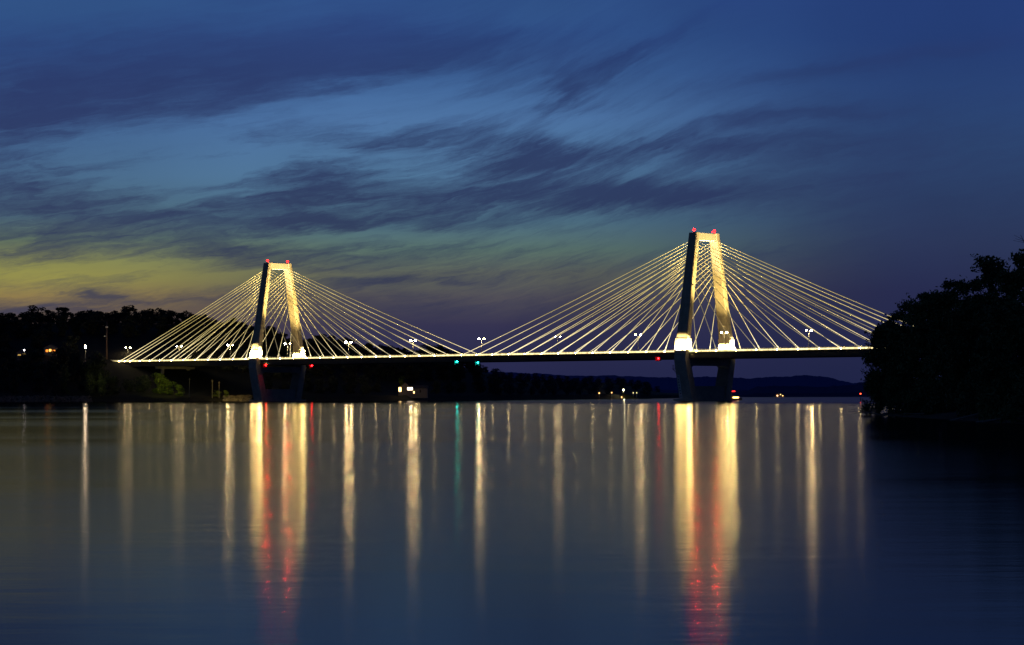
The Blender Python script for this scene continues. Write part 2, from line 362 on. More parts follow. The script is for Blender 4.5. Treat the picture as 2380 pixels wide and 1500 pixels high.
def ridge(name, tab, depth, m, label, amp=1.0, step=3):
    mb=MB(); xs=list(np.arange(tab[0][0],tab[-1][0],step)); r=random.Random(depth)
    n1=0
    for px in xs:
        y=float(np.interp(px,[a for a,_ in tab],[b for _,b in tab]))
        n1=.6*n1+r.uniform(-1,1)
        top=at(px,depth,y+amp*(.8*n1+.5*math.sin(px*.21)+.5*math.sin(px*.083+1)))
        b0=at(px,depth-60); b1=at(px,depth+1500)
        mb.v += [(b0.x,b0.y,-4),(b0.x,b0.y+4,max(1,top.z*.35)),tuple(top),(b1.x,b1.y,top.z*.7)]
    for i in range(len(xs)-1):
        for k in range(3): a=i*4+k; mb.f.append((a,a+4,a+5,a+1))
    o=mb.build(name,m); tag(o,label,kind='structure'); return o
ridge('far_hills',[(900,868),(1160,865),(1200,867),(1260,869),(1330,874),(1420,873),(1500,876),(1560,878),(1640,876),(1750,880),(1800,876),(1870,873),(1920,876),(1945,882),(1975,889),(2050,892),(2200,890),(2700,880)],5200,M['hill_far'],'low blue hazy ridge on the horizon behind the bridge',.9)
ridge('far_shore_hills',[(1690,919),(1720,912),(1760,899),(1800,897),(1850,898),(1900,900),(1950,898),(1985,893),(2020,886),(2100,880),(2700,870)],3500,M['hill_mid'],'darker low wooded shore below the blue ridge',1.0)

# near bank on the right
pl=[(47,60),(50,150),(51,220),(52,275),(53,325),(60,345),(92,405),(205,700),(235,1000),(330,1250),(900,1600)]
mb=MB()
for (x,y) in pl:
    for off,z in ((-2,-1.5),(0,.05),(2.5,.55),(9,1.4),(40,2.5),(400,6)):
        mb.v.append((x+off,y-(.35*off if y>340 else 0),z+(.15*math.sin(y*.7+off) if off>0 else 0)))
for i in range(len(pl)-1):
    for k in range(5): a=i*6+k; mb.f.append((a,a+1,a+7,a+6))
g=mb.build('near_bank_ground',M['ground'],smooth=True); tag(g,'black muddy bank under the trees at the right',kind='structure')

# ------------------------------------------------------------------ bridge
A=Vector((104.6,1199,0)); Bv=Vector((-154.5,1457,0)); U=(Bv-A).normalized(); SPAN=(Bv-A).length
RZ=math.atan2(U.y,U.x)
bridge=empty('cable_stayed_bridge',A,RZ)
tag(bridge,'long cable-stayed road bridge with two floodlit concrete towers crossing the river','bridge')
def BW(s,t,z):  # bridge-local to world; t>0 is the side nearer the camera
    c,sn=math.cos(RZ),math.sin(RZ); return Vector((A.x+c*s-sn*t, A.y+sn*s+c*t, z))
def dz(s): return 26.35+ .0030*max(s,-400)          # road level (slight grade)
S0,S1=-420.0,SPAN+330.0
def leg_y(z): return float(np.interp(z,[0,21.5,27,91],[13.9,18.9,18.9,8.3]))
ANCH=[90.9-3.6-1.72*i for i in range(13)]
XM=[171.5-13.25*i for i in range(13)]
XS=[152,145.5,139,127.5,116]+[104.5-13.5*i for i in range(8)]

# deck
segs=np.linspace(S0,S1,60)
mb=MB()
def section(pts): return [[(s,y,dz(s)+z) for (y,z) in pts] for s in segs]
mb.loft(section([(-18,-1.0),(-18.4,-.25),(18.4,-.25),(18,-1.0)]))
for sg in (-1,1): mb.loft(section([(sg*17.4-.45,-3.6),(sg*17.4-.45,-1.0),(sg*17.4+.45,-1.0),(sg*17.4+.45,-3.6)][::sg]))
for k in range(int((S1-S0)/7)):
    s=S0+3+k*7; mb.box(s-.25,s+.25,-16.9,16.9,dz(s)-2.8,dz(s)-1.0)
deck=mb.build('deck',M['girder'],bridge)
MB().loft(section([(-17.6,-.245),(-17.6,.02),(17.6,.02),(17.6,-.245)])).build('roadway',M['asphalt'],deck)
for sg in (-1,1):
    mb=MB(); y=sg*18.05
    mb.loft(section([(y-.18,-.24),(y-.14,.75),(y+.14,.75),(y+.18,-.24)]))
    mb.build('edge_barrier',M['concrete'],deck)
    mb=MB()
    for z in (1.0,1.32): mb.loft(section([(y-.05,z-.05),(y-.05,z+.05),(y+.05,z+.05),(y+.05,z-.05)]))
    for s in np.arange(-200,SPAN+240,2.6): mb.box(s-.09,s+.09,y-.09,y+.09,dz(s)+.74,dz(s)+1.42)
    mb.build('railing',M['rail'],deck)
    mb=MB(); ys=sg*18.46
    sg2=[s for s in np.linspace(-158,SPAN+200,44)]
    rings=[[(s,yy,dz(s)+z) for (yy,z) in [(ys-.05,-.1),(ys+.05,-.1),(ys+.05,.74),(ys-.05,.74)]] for s in sg2]
    mb.loft(rings).build('added_glow_strip',M['strip'],deck)  # added emissive strip that makes the deck edge look lit
mb=MB().loft(section([(-.3,.02),(-.12,1.0),(.12,1.0),(.3,.02)])); mb.build('median_barrier',M['concrete'],deck)

# tower meshes (local origin at river level under the roadway centre line)
mb=MB(); zz=[0.9,21.6]
def ring(z,y,L,W): return [(-L/2,y-W/2,z),(L/2,y-W/2,z),(L/2,y+W/2,z),(-L/2,y+W/2,z)]
for sg in (-1,1):
    mb.loft([ring(.9,sg*leg_y(.9),8.8,4.6),ring(21.6,sg*leg_y(21.6),7.9,4.2),ring(24.6,sg*18.9,7.9,4.2)])
mb.box(-3.3,3.3,-17.2,17.2,18.9,22.7)
mb.box(-3.7,3.7,-12.2,12.2,.9,7.9)
for sg in (-1,1):  # haunches under the cross beam
    y0=sg*(leg_y(18)-2); mb.loft([[(x,y0,18.95),(x,y0,17.2),(x,y0-sg*2.6,18.95)] for x in (-3.25,3.25)])
pier_me=mb.mesh('tower',M['pier'])
mb=MB().box(-6.8,6.8,-18.6,18.6,-2,1.0); foot_me=mb.mesh('footing',M['pier'])
def leg_mesh(sg):
    mb=MB(); r=[]
    for z in np.linspace(24.6,90.9,12):
        L=np.interp(z,[24,91],[8.0,5.3]); W=np.interp(z,[24,91],[3.5,3.0]); y=sg*leg_y(z); c=.25
        r.append([(-L/2+c,y-W/2,z),(L/2-c,y-W/2,z),(L/2,y-W/2+c,z),(L/2,y+W/2-c,z),(L/2-c,y+W/2,z),(-L/2+c,y+W/2,z),(-L/2,y+W/2-c,z),(-L/2,y-W/2+c,z)])
    mb.loft(r)
    return mb.mesh('leg',M['concrete'])
legs={s:leg_mesh(s) for s in (-1,1)}
def collar_mesh(sg):
    r=[]
    for z in (25.0,33.6):
        L=np.interp(z,[24,91],[8.0,5.3])+.5; W=np.interp(z,[24,91],[3.5,3.0])+.4; y=sg*leg_y(z)
        r.append([(-L/2,y-W/2,z),(L/2,y-W/2,z),(L/2,y+W/2,z),(-L/2,y+W/2,z)])
    return MB().loft(r).mesh('leg_base',M['concrete'])
collars={s:collar_mesh(s) for s in (-1,1)}
mb=MB(); y=7.0
mb.loft([[(-2.2,-y,90.7),(2.2,-y,90.7),(2.2,y,90.7),(-2.2,y,90.7)],[(-2.2,-y,86.9),(2.2,-y,86.9),(2.2,y,86.9),(-2.2,y,86.9)]][::-1])
beam_me=mb.mesh('cross_beam',M['concrete'])
mb=MB().box(-.5,.5,-.5,.5,90.88,91.15); mb.tube([(0,0,91.1),(0,0,92.0)],.12); bea_b=mb.mesh('beacon',M['dark'])
bea_l=MB().ball((0,0,92.45),.62,12,8).mesh('beacon_lens',M['red'])
bea_g=MB().ball((0,0,92.45),.95,12,6,.5).mesh('beacon_halo',M['red_halo'])  # flattened glowing shell added round the lens as its red halo
bea_s=MB().ball((1.9,0,92.3),.16,6,4).mesh('beacon_lens',M['red_small'])
cable_cache={}
def cable_mesh(side,i,sg):
    k=(side,i,sg)
    if k not in cable_cache:
        xs=(XM if side>0 else XS)[i]; x=xs*side
        p0=Vector((x,sg*18.75,26.9)); p1=Vector((0,sg*leg_y(ANCH[i]),ANCH[i]))
        pts=[]; 
        for q in np.linspace(0,1,7):
            p=p0.lerp(p1,q); p.z-= .012*abs(x)*.25*math.sin(PI*q)*1.6; pts.append(p)
        mb=MB().tube(pts,[.15]*7,6); d=(pts[1]-pts[0]).normalized()
        mb.tube([p0,p0+d*3.2],[.30,.26],6)
        cable_cache[k]=mb.mesh('stay_cable', M['cable_glow_dim'] if (side<0 and sg>0) else M['cable'])
    return cable_cache[k]
def tower(s, mirror, label, lab_red):
    t=link('tower',pier_me,bridge,(s,0,0)); t['label']=label
    link('footing',foot_me,t)
    for sg in (-1,1):
        link('leg',legs[sg],t); link('leg_base',collars[sg],t)
        b=link('beacon',bea_b,t,(0,sg*leg_y(90),0)); link('beacon_lens',bea_l,t,(0,sg*leg_y(90),0)); link('beacon_halo',bea_g,t,(0,sg*leg_y(90),0)); link('beacon_lens',bea_s,t,(0,sg*leg_y(90)-sg*1.1 if sg>0 else sg*leg_y(90)-.9,0))
    link('cross_beam',beam_me,t)
    for side in (1,-1):
        for sg in (-1,1):
            for i in range(13):
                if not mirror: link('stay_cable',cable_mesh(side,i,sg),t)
                else:   # far tower: main span lies on its other side
                    k=('m',side,i,sg)
                    if k not in cable_cache:
                        src=cable_mesh(side,i,sg).copy(); co=np.empty(len(src.vertices)*3); src.vertices.foreach_get('co',co); co=co.reshape(-1,3); co[:,0]*=-1
                        co[:,2]+= (dz(SPAN)-dz(0))*np.clip((91-co[:,2])/64,0,1)
                        src.vertices.foreach_set('co',co.ravel()); src.flip_normals(); src.materials.clear()
                        src.materials.append(M['cable_glow_dim'] if (side>0 and sg>0) else M['cable']); cable_cache[k]=src
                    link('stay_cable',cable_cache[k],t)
    return t
ta=tower(0,False,'nearer tower on the right standing in the river','')
tb=tower(SPAN,True,'farther tower on the left by the wooded bank','')
# gauge board and inspection platform on the nearer pier
mb=MB()
def onface(z,a,o=0): # point on the camera-side face of the near pier leg
    y=leg_y(z)+np.interp(z,[.9,21.6],[2.3,2.1])+o; return (a,y,z)
mb.hexa([onface(1.4,2.0,.02),onface(1.4,4.0,.02),onface(1.4,4.0,.12),onface(1.4,2.0,.12)],[onface(14,1.9,.02),onface(14,3.6,.02),onface(14,3.6,.12),onface(14,1.9,.12)])
ga=mb.build('gauge_board',mat('gauge_white',(.62,.62,.62),.7,.1,1),ta)
for k in range(8):
    z=2.2+k*1.5; MB().hexa([onface(z,2.55,.13),onface(z,3.25,.13),onface(z,3.25,.16),onface(z,2.55,.16)],[onface(z+.6,2.6,.13),onface(z+.6,3.1,.13),onface(z+.6,3.1,.16),onface(z+.6,2.6,.16)]).build('gauge_mark',M['dark'],ta)
mb=MB(); mb.box(3.8,6.6,18.2,19.6,17.0,17.25); mb.tube([(4,18.9,14.6),(6.4,18.9,17)],.15)
for x in (4.6,5.6,6.5):
    for y in (18.25,19.55): mb.tube([(x,y,17.2),(x,y,19.2)],.07)
mb.tube([(3.8,19.55,19.2),(6.5,19.55,19.2)],.07); mb.tube([(3.8,18.25,19.2),(6.5,18.25,19.2)],.07)
mb.build('inspection_platform',M['dark'],ta)

# end piers
for s in (-156, SPAN+112, SPAN+156):
    mb=MB()
    for y in (-11,11): mb.tube([(s,y,-1),(s,y,dz(s)-5.4)],1.3,10)
    mb.box(s-1.4,s+1.4,-16,16,dz(s)-5.4,dz(s)-3.62); mb.build('end_pier',M['pier'],bridge)

# small floodlights along the near edge, one at each stay anchorage
fl_box=MB().box(-.3,.3,-.18,.18,-.25,.2).mesh('cable_floodlight',M['dark'])
fl_len=MB().hexa([(-.28,.2,-.1),(.28,.2,-.1),(.28,.2,.0),(-.28,.2,.0)],[(-.28,.3,.3),(.28,.3,.3),(.28,.2,.42),(-.28,.2,.42)]).mesh('lens',M['flood'])
near_s=sorted([x for x in XM]+[-x for x in XS]+[SPAN-x for x in XM]+[SPAN+x for x in XS])
for s in near_s:
    f=link('cable_floodlight',fl_box,bridge,(s,18.75,dz(s)+.1)); link('lens',fl_len,f)

# navigation lights under the near edge
for (px,py,c) in ((617.6,848.7,'red'),(724.5,850,'red'),(1530,833,'red'),(1062,840.5,'green'),(1110.5,843,'green')):
    t_=(px-1190)/F; E=BW(0,18.0,0); s=(E.x-E.y*t_)/(U.y*t_-U.x); p=E+U*s; z=CAMH+(hor(px)-py)/F*p.y
    n=MB().tube([(0,0,0),(0,0,dz(s)-3.55-z)],.08).build('navigation_light',M['dark'],bridge,(s,18.0,z)); n['label']=c+' navigation light hanging below the deck edge'
    MB().box(-1.3,1.3,-.62,-.55,-1.5,.9).box(-1.3,-1.22,-.55,.25,-1.5,.62).box(1.22,1.3,-.55,1.0,-1.5,.62).box(-1.3,1.3,-.55,.2,.62,.7).build('added_light_shield',M['dark'],n)  # plates added to keep the lens glow off the pier
    MB().ball((0,0,-.1),.40,8,5).build('lens',M[c+'_small'],n)

# tower floodlighting
for s in (0,SPAN):
    d=dz(s)
    spot('tower_floodlight',BW(s-26,-3,d+1.2),BW(s,-3,72),5.4e5,62,1.0)
    spot('tower_floodlight',BW(s-24,6,d+1.2),BW(s,6,84),5.6e5,44,1.0)
    spot('tower_floodlight',BW(s-9,-2,d+1.2),BW(s-1,0,88),9e5,30,1.0,(1,.84,.56))
    for sg in (-1,1):
        y=sg*leg_y(27)
        spot('tower_floodlight',BW(s-7.2,y,d+1.0),BW(s-4,y-sg*.2,d+3.1),2.0e5,66,.3,(1,.76,.30),.2)
    y=leg_y(27)
    for q in (-3.1,0,3.1):
        spot('tower_floodlight',BW(s+q,y+4.4,d+.6),BW(s+q*.9,y+1.75,d+2.4),4.0e4,64,.12,(1,.76,.30),.15)
    for q in (-2.8,.2,3.0):
        spot('tower_floodlight',BW(s+q,-y+4.6,d+.8),BW(s+q*.9,-y+1.75,d+2.7),4.2e4,66,.3,(1,.76,.30),.15)

# ------------------------------------------------------------------ street lamps
lp=[(297,'leftmost twin-arm street lamp, by the wooded end of the bridge','ss'),
 (416,'second twin-arm street lamp from the left end of the bridge','ss'),
 (535,'twin-arm street lamp just left of the farther bridge tower','bs'),
 (668,'twin-arm street lamp seen between the legs of the farther tower','bs'),
 (810,'twin-arm street lamp just right of the farther tower with both heads bright','bb'),
 (960,'twin-arm street lamp at the foot of the farther tower\'s outermost cables','bb'),
 (1119,'twin-arm street lamp just right of midspan where the two cable fans meet','bs'),
 (1296,'twin-arm street lamp below the left cable fan of the nearer tower','ss'),
 (1483,'very bright twin-arm street lamp just left of the nearer tower','sb'),
 (1683,'twin-arm street lamp in front of the nearer tower\'s right leg','sb'),
 (1880,'rightmost twin-arm street lamp, between the nearer tower and the dark trees','sb')]
pole_me=MB().tube([(0,0,0),(0,0,5.5),(0,0,8.3)],[.22,.19,.16],8).mesh('pole',M['steel'],True)
base_me=MB().tube([(0,0,0),(0,0,.6)],[.3,.26],8).mesh('base',M['concrete'])
arm_me={sg:MB().tube([(0,0,7.4),(0,sg*.5,8.6),(0,sg*1.1,9.35),(0,sg*1.75,9.55)],[.09,.08,.07,.06],6).mesh('arm',M['steel'],True) for sg in (-1,1)}
head_me={sg:MB().loft([[(-.22,sg*1.6,9.5),(.22,sg*1.6,9.5),(.22,sg*1.6,9.72),(-.22,sg*1.6,9.72)],[(-.3,sg*2.15,9.52),(.3,sg*2.15,9.52),(.25,sg*2.15,9.78),(-.25,sg*2.15,9.78)],[(-.2,sg*2.6,9.55),(.2,sg*2.6,9.55),(.15,sg*2.6,9.7),(-.15,sg*2.6,9.7)]][::sg]).mesh('lamp_head',M['steel']) for sg in (-1,1)}
lens_me={(sg,k):MB().ball((0,sg*2.1,9.36),.55 if k=='b' else .38,10,6,.8).mesh('lens',M['lamp'] if k=='b' else M['lamp_dim']) for sg in (-1,1) for k in 'bs'}
for (px,lab,hd) in lp:
    t_=(px-1190)/F; s=(A.x-A.y*t_)/(U.y*t_-U.x)
    e=empty('street_lamp',BW(s,0,dz(s)+1.0),RZ); tag(e,lab,'street lamp','twin-arm street lamps along the bridge median')
    link('base',base_me,e); link('pole',pole_me,e)
    for sg,k in ((1,hd[0]),(-1,hd[1])):   # +1 is the near, left-hand arm
        link('arm',arm_me[sg],e); h=link('lamp_head',head_me[sg],e); link('lens',lens_me[(sg,k)],h)

# ------------------------------------------------------------------ trees
def far_tree_proto(seed, h, w, m, n=900, leaf=1.15):
    r=np.random.default_rng(seed); cl=[]
    k=20
    for i in range(k):
        th=r.uniform(0,2*PI); zf=r.uniform(.05,.93); rad=w*.5*math.sqrt(max(.05,1-((zf-.5)/.52)**2))*r.uniform(.35,.95)
        cl.append((rad*math.cos(th),rad*math.sin(th),h*zf,r.uniform(.13,.24)*w))
    for q in range(6): cl.append((r.uniform(-.06,.06)*w,r.uniform(-.06,.06)*w,h*(.2+.125*q),.21*w)); 
    pts=[];sz=[]
    for (x,y,z,R) in cl:
        q=n//k; d=r.normal(size=(q,3)); d/=np.linalg.norm(d,axis=1)[:,None]; d*= (R*r.uniform(.5,1.08,size=q)**.6)[:,None]; d[:,2]*=.75
        pts.append(d+np.array([x,y,z])); sz.append(r.uniform(.45,1.0,size=q)*leaf)
    crown=quads('crown',np.concatenate(pts),np.concatenate(sz),m)
    mb=MB().tube([(0,0,-1.5),(.1,0,h*.3),(.2,.1,h*.62),(.1,0,h*.86)],[.36,.28,.16,.05],6)
    for i in range(4):
        x,y,z,_=cl[i*3]; mb.tube([(.1,0,h*(.3+.08*i)),(x*.5,y*.5,(h*.4+z)/2),(x,y,z)],[.15,.1,.04],5)
    return crown, mb.mesh('trunk',M['bark'],True)
HP=16.0
protos=[far_tree_proto(100+i,HP,[11,9.5,13,8,12,10][i],M['leaf_far']) for i in range(6)]
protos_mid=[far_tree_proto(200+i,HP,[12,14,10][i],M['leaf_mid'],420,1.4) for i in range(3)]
protos_lit=[far_tree_proto(300+i,HP,[10,13][i],M['leaf_lit'],620,1.0) for i in range(2)]
def put_tree(px, off, h, label, group, pr=None, wide=1.0, name='broadleaf_tree'):
    d=shore(px)+off; p=at(px,d); p.z=ground_z(px,off)-.3
    cr,tr=random.choice(pr or protos)
    e=empty(name,p,random.uniform(0,6.28)); tag(e,label,'tree',group); sc=h/HP
    c=link('crown',cr,e); t=link('trunk',tr,e)
    for o in (c,t): o.scale=(sc*wide,sc*wide,sc)
    return e
KEEP=[(57,160),(118,160),(199,160)]       # lamps and windows on the left hill stay clear of leaves
def blocked(px,off): return any(abs(px-a)<20 and off<b for a,b in KEEP)
G1='trees along the skyline of the left hill'; L1='dark tree in the row along the skyline of the left hill'
px=-40
while px<1130:
    if True:
        h=random.uniform(9,14)*(1.0 if px<1080 else .65); put_tree(px,random.uniform(225,265),h,L1,G1,wide=random.uniform(1.3,1.75))
    px+=random.uniform(11,17)
G2='trees on the black slope below the skyline'; L2='dark tree on the black hillside between skyline and shore'
for off in (185,140,95):
    px=-40+off*.05
    while px<1115:
        if not blocked(px,off) and not (off<150 and 235<px<420):
            put_tree(px,off+random.uniform(-12,12),random.uniform(12,17),L2,G2,wide=random.uniform(1.3,1.8))
        px+=random.uniform(30,46)
G3='trees in front of the left end of the deck'; L3='tall dark tree on the left bank in front of the end of the deck'
for px,off,h in ((6,45,21),(34,30,17),(62,60,19),(92,36,20),(124,52,18),(150,28,19),(172,60,23),(196,40,20),(214,30,22),(231,48,23),(238,26,17),(80,75,17),(140,80,18),(18,80,18)):
    put_tree(px,off,h,L3,G3,wide=.95)
G4='low trees along the far waterline'; L4='low dark tree by the waterline under the deck'
px=262
while px<1180:
    if not (900<px<1000) and not(340<px<590): put_tree(px,random.uniform(16,45),random.uniform(8,14),L4,G4,wide=1.3)
    px+=random.uniform(26,42)
G5='trees on the distant bank right of midspan'; L5='small dark tree on the distant low bank right of midspan'
for off in (200,90,20):
    px=1150
    while px<1530:
        top=CAMH+(hor(px)-skyl(px))/F*(shore(px)+off); gz=ground_z(px,off)
        h=min(20,max(8,top-gz)) if off>60 else random.uniform(9,14)
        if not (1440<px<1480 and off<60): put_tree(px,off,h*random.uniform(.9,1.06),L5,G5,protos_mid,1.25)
        px+=random.uniform(14,24) if off>150 else random.uniform(24,36)
# slender pale trunks at the left shore
for px,h,lab in ((132,15,'slender pale-trunked tree, leftmost of three at the left shore'),(208,16,'slender pale-trunked tree, middle of three at the left shore'),(234,15,'slender pale-trunked tree, rightmost of three, beside the deck end')):
    e=put_tree(px,16,h,lab,None,wide=.7,name='slender_tree'); 
    for ch in e.children:
        if ch.name.startswith('trunk'): ch.data=ch.data.copy(); ch.data.materials[0]=M['paletrunk']
# lit greenery under the deck
def lit_bush(px,off,h,lab,wide=1.4,name='lit_shrub'):
    e=put_tree(px,off,h,lab,None,protos_lit,wide,name); e['category']='shrub'; return e
for px,off,h,lab in ((372,26,15,'yellow-green lit shrub highest on the slope beside the end pier'),(392,22,11,'yellow-green lit shrub in the middle of the lit slope under the deck'),(418,16,8,'yellow-green lit shrub lowest on the lit slope, left of a pole'),(505,12,5,'low green bush lit at the waterline left of the farther tower'),(525,12,5,'low green bush at the waterline nearest the farther tower')):
    lit_bush(px,off,h,lab)
p=at(384,1452,880); spot('underdeck_lamp',p,at(386,1480,884),8e3,110,.6,(.95,.9,.16),.4)
p=at(524,1452,900); spot('bank_lamp',p,at(530,1476,925),7e3,110,.6,(1,.72,.2),.4)
p=at(226,1446,872); spot('bank_lamp',p,at(232,1476,872),2e3,110,.7,(.85,.9,.15),.4)
# riprap patches on the shore
def riprap(px0,px1,lab,n):
    mb=MB(); r=random.Random(px0)
    for k in range(n):
        px=r.uniform(px0,px1); off=r.uniform(0,14); p=at(px,shore(px)+off); z=ground_z(px,off); s=r.uniform(.5,1.3)
        mb.ball((p.x,p.y,z+.1),s,6,4,.7)
    for i,v in enumerate(mb.v): mb.v[i]=(v[0]+r.uniform(-.15,.15),v[1]+r.uniform(-.15,.15),v[2]+r.uniform(-.15,.15))
    o=mb.build('riprap',M['rock']); tag(o,lab,None,None,'stuff')
riprap(520,585,'brown riprap stones lit on the bank left of the farther tower',260)
riprap(-20,212,'grey riprap stones along the left shoreline',420)

# ------------------------------------------------------------------ big trees on the right
def near_tree(px,d,h,r,lab,ncl=105,nl=130,low=.04,leaf=.30,seed=0,lean=0.,bare=False):
    R=np.random.default_rng(seed); p=at(px,d); p.z=1.0
    e=empty('riverside_tree',p); tag(e,lab,'tree','big dark trees on the right bank')
    mb=MB(); mb.tube([(0,0,-1.5),(lean*.2,.1,h*.25),(lean*.5,-.1,h*.55),(lean*.8,0,h*.85)],[.34,.28,.18,.06],8)
    pts=[];sz=[]
    for i in range(ncl):
        zf=low+(1-low)*R.uniform(0,1)**.9; th=R.uniform(0,2*PI)
        prof=(1-max(0,(zf-.52)/.5)**2)**.5*(0.72+.28*min(1,zf/.35)) if zf<1.02 else .1
        rad=r*prof*R.uniform(.15,1)**.55; c=np.array([rad*math.cos(th)+lean*zf,rad*math.sin(th),h*zf*.96])
        q=int(nl*R.uniform(.6,1.3)); rr=R.uniform(.55,1.15)
        dd=R.normal(size=(q,3))*.48*rr; dd[:,2]*=.8
        pts.append(c+dd); sz.append(R.uniform(.55,1.15,size=q)*leaf)
        if i%3==0:
            b=Vector((lean*zf*.6,0,h*zf*.62)); mb.tube([b,b.lerp(Vector(c),.55)+Vector((0,0,.4)),Vector(c)],[.10,.06,.025],5)
    # sprigs that break the outline
    for i in range(26):
        zf=R.uniform(.3,1.0); th=R.uniform(0,2*PI); prof=(1-max(0,(zf-.52)/.5)**2)**.5 if zf<1 else .2
        c0=np.array([r*prof*.9*math.cos(th)+lean*zf,r*prof*.9*math.sin(th),h*zf*.96]); dr=np.array([math.cos(th)*.8,math.sin(th)*.8,R.uniform(.2,1.2)]); ln=R.uniform(.8,1.7)
        mb.tube([tuple(c0),tuple(c0+dr*ln)],[.04,.015],4)
        q=22; tt=R.uniform(.2,1.05,size=q)[:,None]; pts.append(c0+dr*ln*tt+R.normal(size=(q,3))*.16); sz.append(R.uniform(.5,.9,size=q)*leaf)
    if bare:
        for k in range(7):
            b=(lean+R.uniform(-.6,.6),0,h*.9); mb.tube([b,(b[0]+R.uniform(-1.2,.6),R.uniform(-.6,.6),h*1.0+.6),(b[0]+R.uniform(-1.8,1.0),R.uniform(-.6,.6),h+R.uniform(.9,1.8))],[.07,.045,.02],4)
    link('crown',quads('crown',np.concatenate(pts),np.concatenate(sz),M['leaf_near']),e)
    mb.build('trunk',M['bark'],e)
NTR=[(2068,322,12.4,3.2,'leftmost dark riverside tree, the lowest, leaning out over the water',-.2),
 (2118,312,15.0,3.8,'dark riverside tree second from the left, where the cables vanish',0),
 (2168,300,16.0,4.2,'rounded dark riverside tree in the middle of the right bank',0),
 (2222,292,17.2,4.2,'dark riverside tree with thin sprigs, left of the tallest one',0),
 (2310,276,19.3,3.7,'tallest dark riverside tree with a lumpy square top',-.1),
 (2395,258,19.0,4.2,'dark riverside tree cut by the right edge, with bare twigs on top',.2),
 (2262,268,13.0,4.6,'lower dark riverside tree in front of the tallest one',0),
 (2360,240,12.0,4.6,'nearest dark riverside tree, low at the right edge',0)]
for i,(px,d,h,r,lab,ln) in enumerate(NTR): near_tree(px,d,h,r,lab,seed=40+i,lean=ln,bare=(i==5),ncl=125 if i<6 else 100)
# overhanging shrubs at the waterline
def near_shrub(px,d,h,r,lab,seed):
    R=np.random.default_rng(seed); p=at(px,d); p.z=.2; e=empty('riverside_shrub',p); tag(e,lab,'shrub','dark shrubs at the foot of the right bank')
    pts=[];sz=[]; mb=MB()
    for i in range(34):
        th=R.uniform(0,2*PI); zf=R.uniform(.06,1); rad=r*math.sqrt(max(.05,1-(zf*.9)**2))*R.uniform(.2,1)**.5; c=np.array([rad*math.cos(th),rad*math.sin(th),h*zf])
        q=70; pts.append(c+R.normal(size=(q,3))*.42); sz.append(R.uniform(.5,1.1,size=q)*.3)
        if i%2==0: mb.tube([(0,0,-.5),tuple(c*.6+np.array([0,0,.4])),tuple(c)],[.08,.05,.02],4)
    link('foliage',quads('foliage',np.concatenate(pts),np.concatenate(sz),M['leaf_near']),e); mb.build('stems',M['bark'],e)
for i,(px,d,h,r,lab) in enumerate([(2040,326,5.5,2.4,'leftmost dark shrub at the tip of the right bank'),(2085,316,4.5,2.6,'dark shrub left of a pale fallen branch on the right bank'),(2140,302,4.0,2.6,'dark shrub behind the pale fallen branch'),(2200,286,4.5,2.8,'dark shrub in the middle of the right waterline'),(2265,262,4,2.8,'dark shrub under the tallest riverside tree'),(2330,240,4,2.8,'dark shrub nearest the right edge of the waterline'),(2400,225,5,3,'dark shrub cut by the right edge')]): near_shrub(px,d,h,r,lab,70+i)
# driftwood
def drift(px,d,L,ang,tilt,lab,n=3):
    p=at(px,d); p.z=.15; mb=MB(); r=random.Random(px); dx,dy=math.cos(ang),math.sin(ang)
    mb.tube([(-dx*L*.5,-dy*L*.5,-.2),(0,0,.25+tilt*.3*L*.3),(dx*L*.5,dy*L*.5,tilt*L*.5)],[.13,.10,.03],6)
    for k in range(n):
        q=r.uniform(-.1,.4); b=(dx*L*q,dy*L*q,.25+tilt*L*max(q,0)*.9); mb.tube([b,(b[0]+r.uniform(-.4,.9)*L*.25,b[1]+r.uniform(-.5,.5),b[2]+r.uniform(.1,.5)*L*.25)],[.06,.015],5)
    o=mb.build('fallen_branch',M['drift'],None,p); tag(o,lab,'branch','fallen branches along the right waterline')
drift(2020,312,5,PI,.10,'twiggy fallen branch reaching left into the water at the tip of the bank',6)
drift(2150,290,5.5,PI-.2,.12,'pale bare branch lying at the waterline below the middle trees',3)
drift(2265,255,6.5,.3,.45,'long thin branch slanting up to the right over the bank',4)
drift(2340,238,7,.1,.10,'long low branch lying near the right edge of the bank',4)

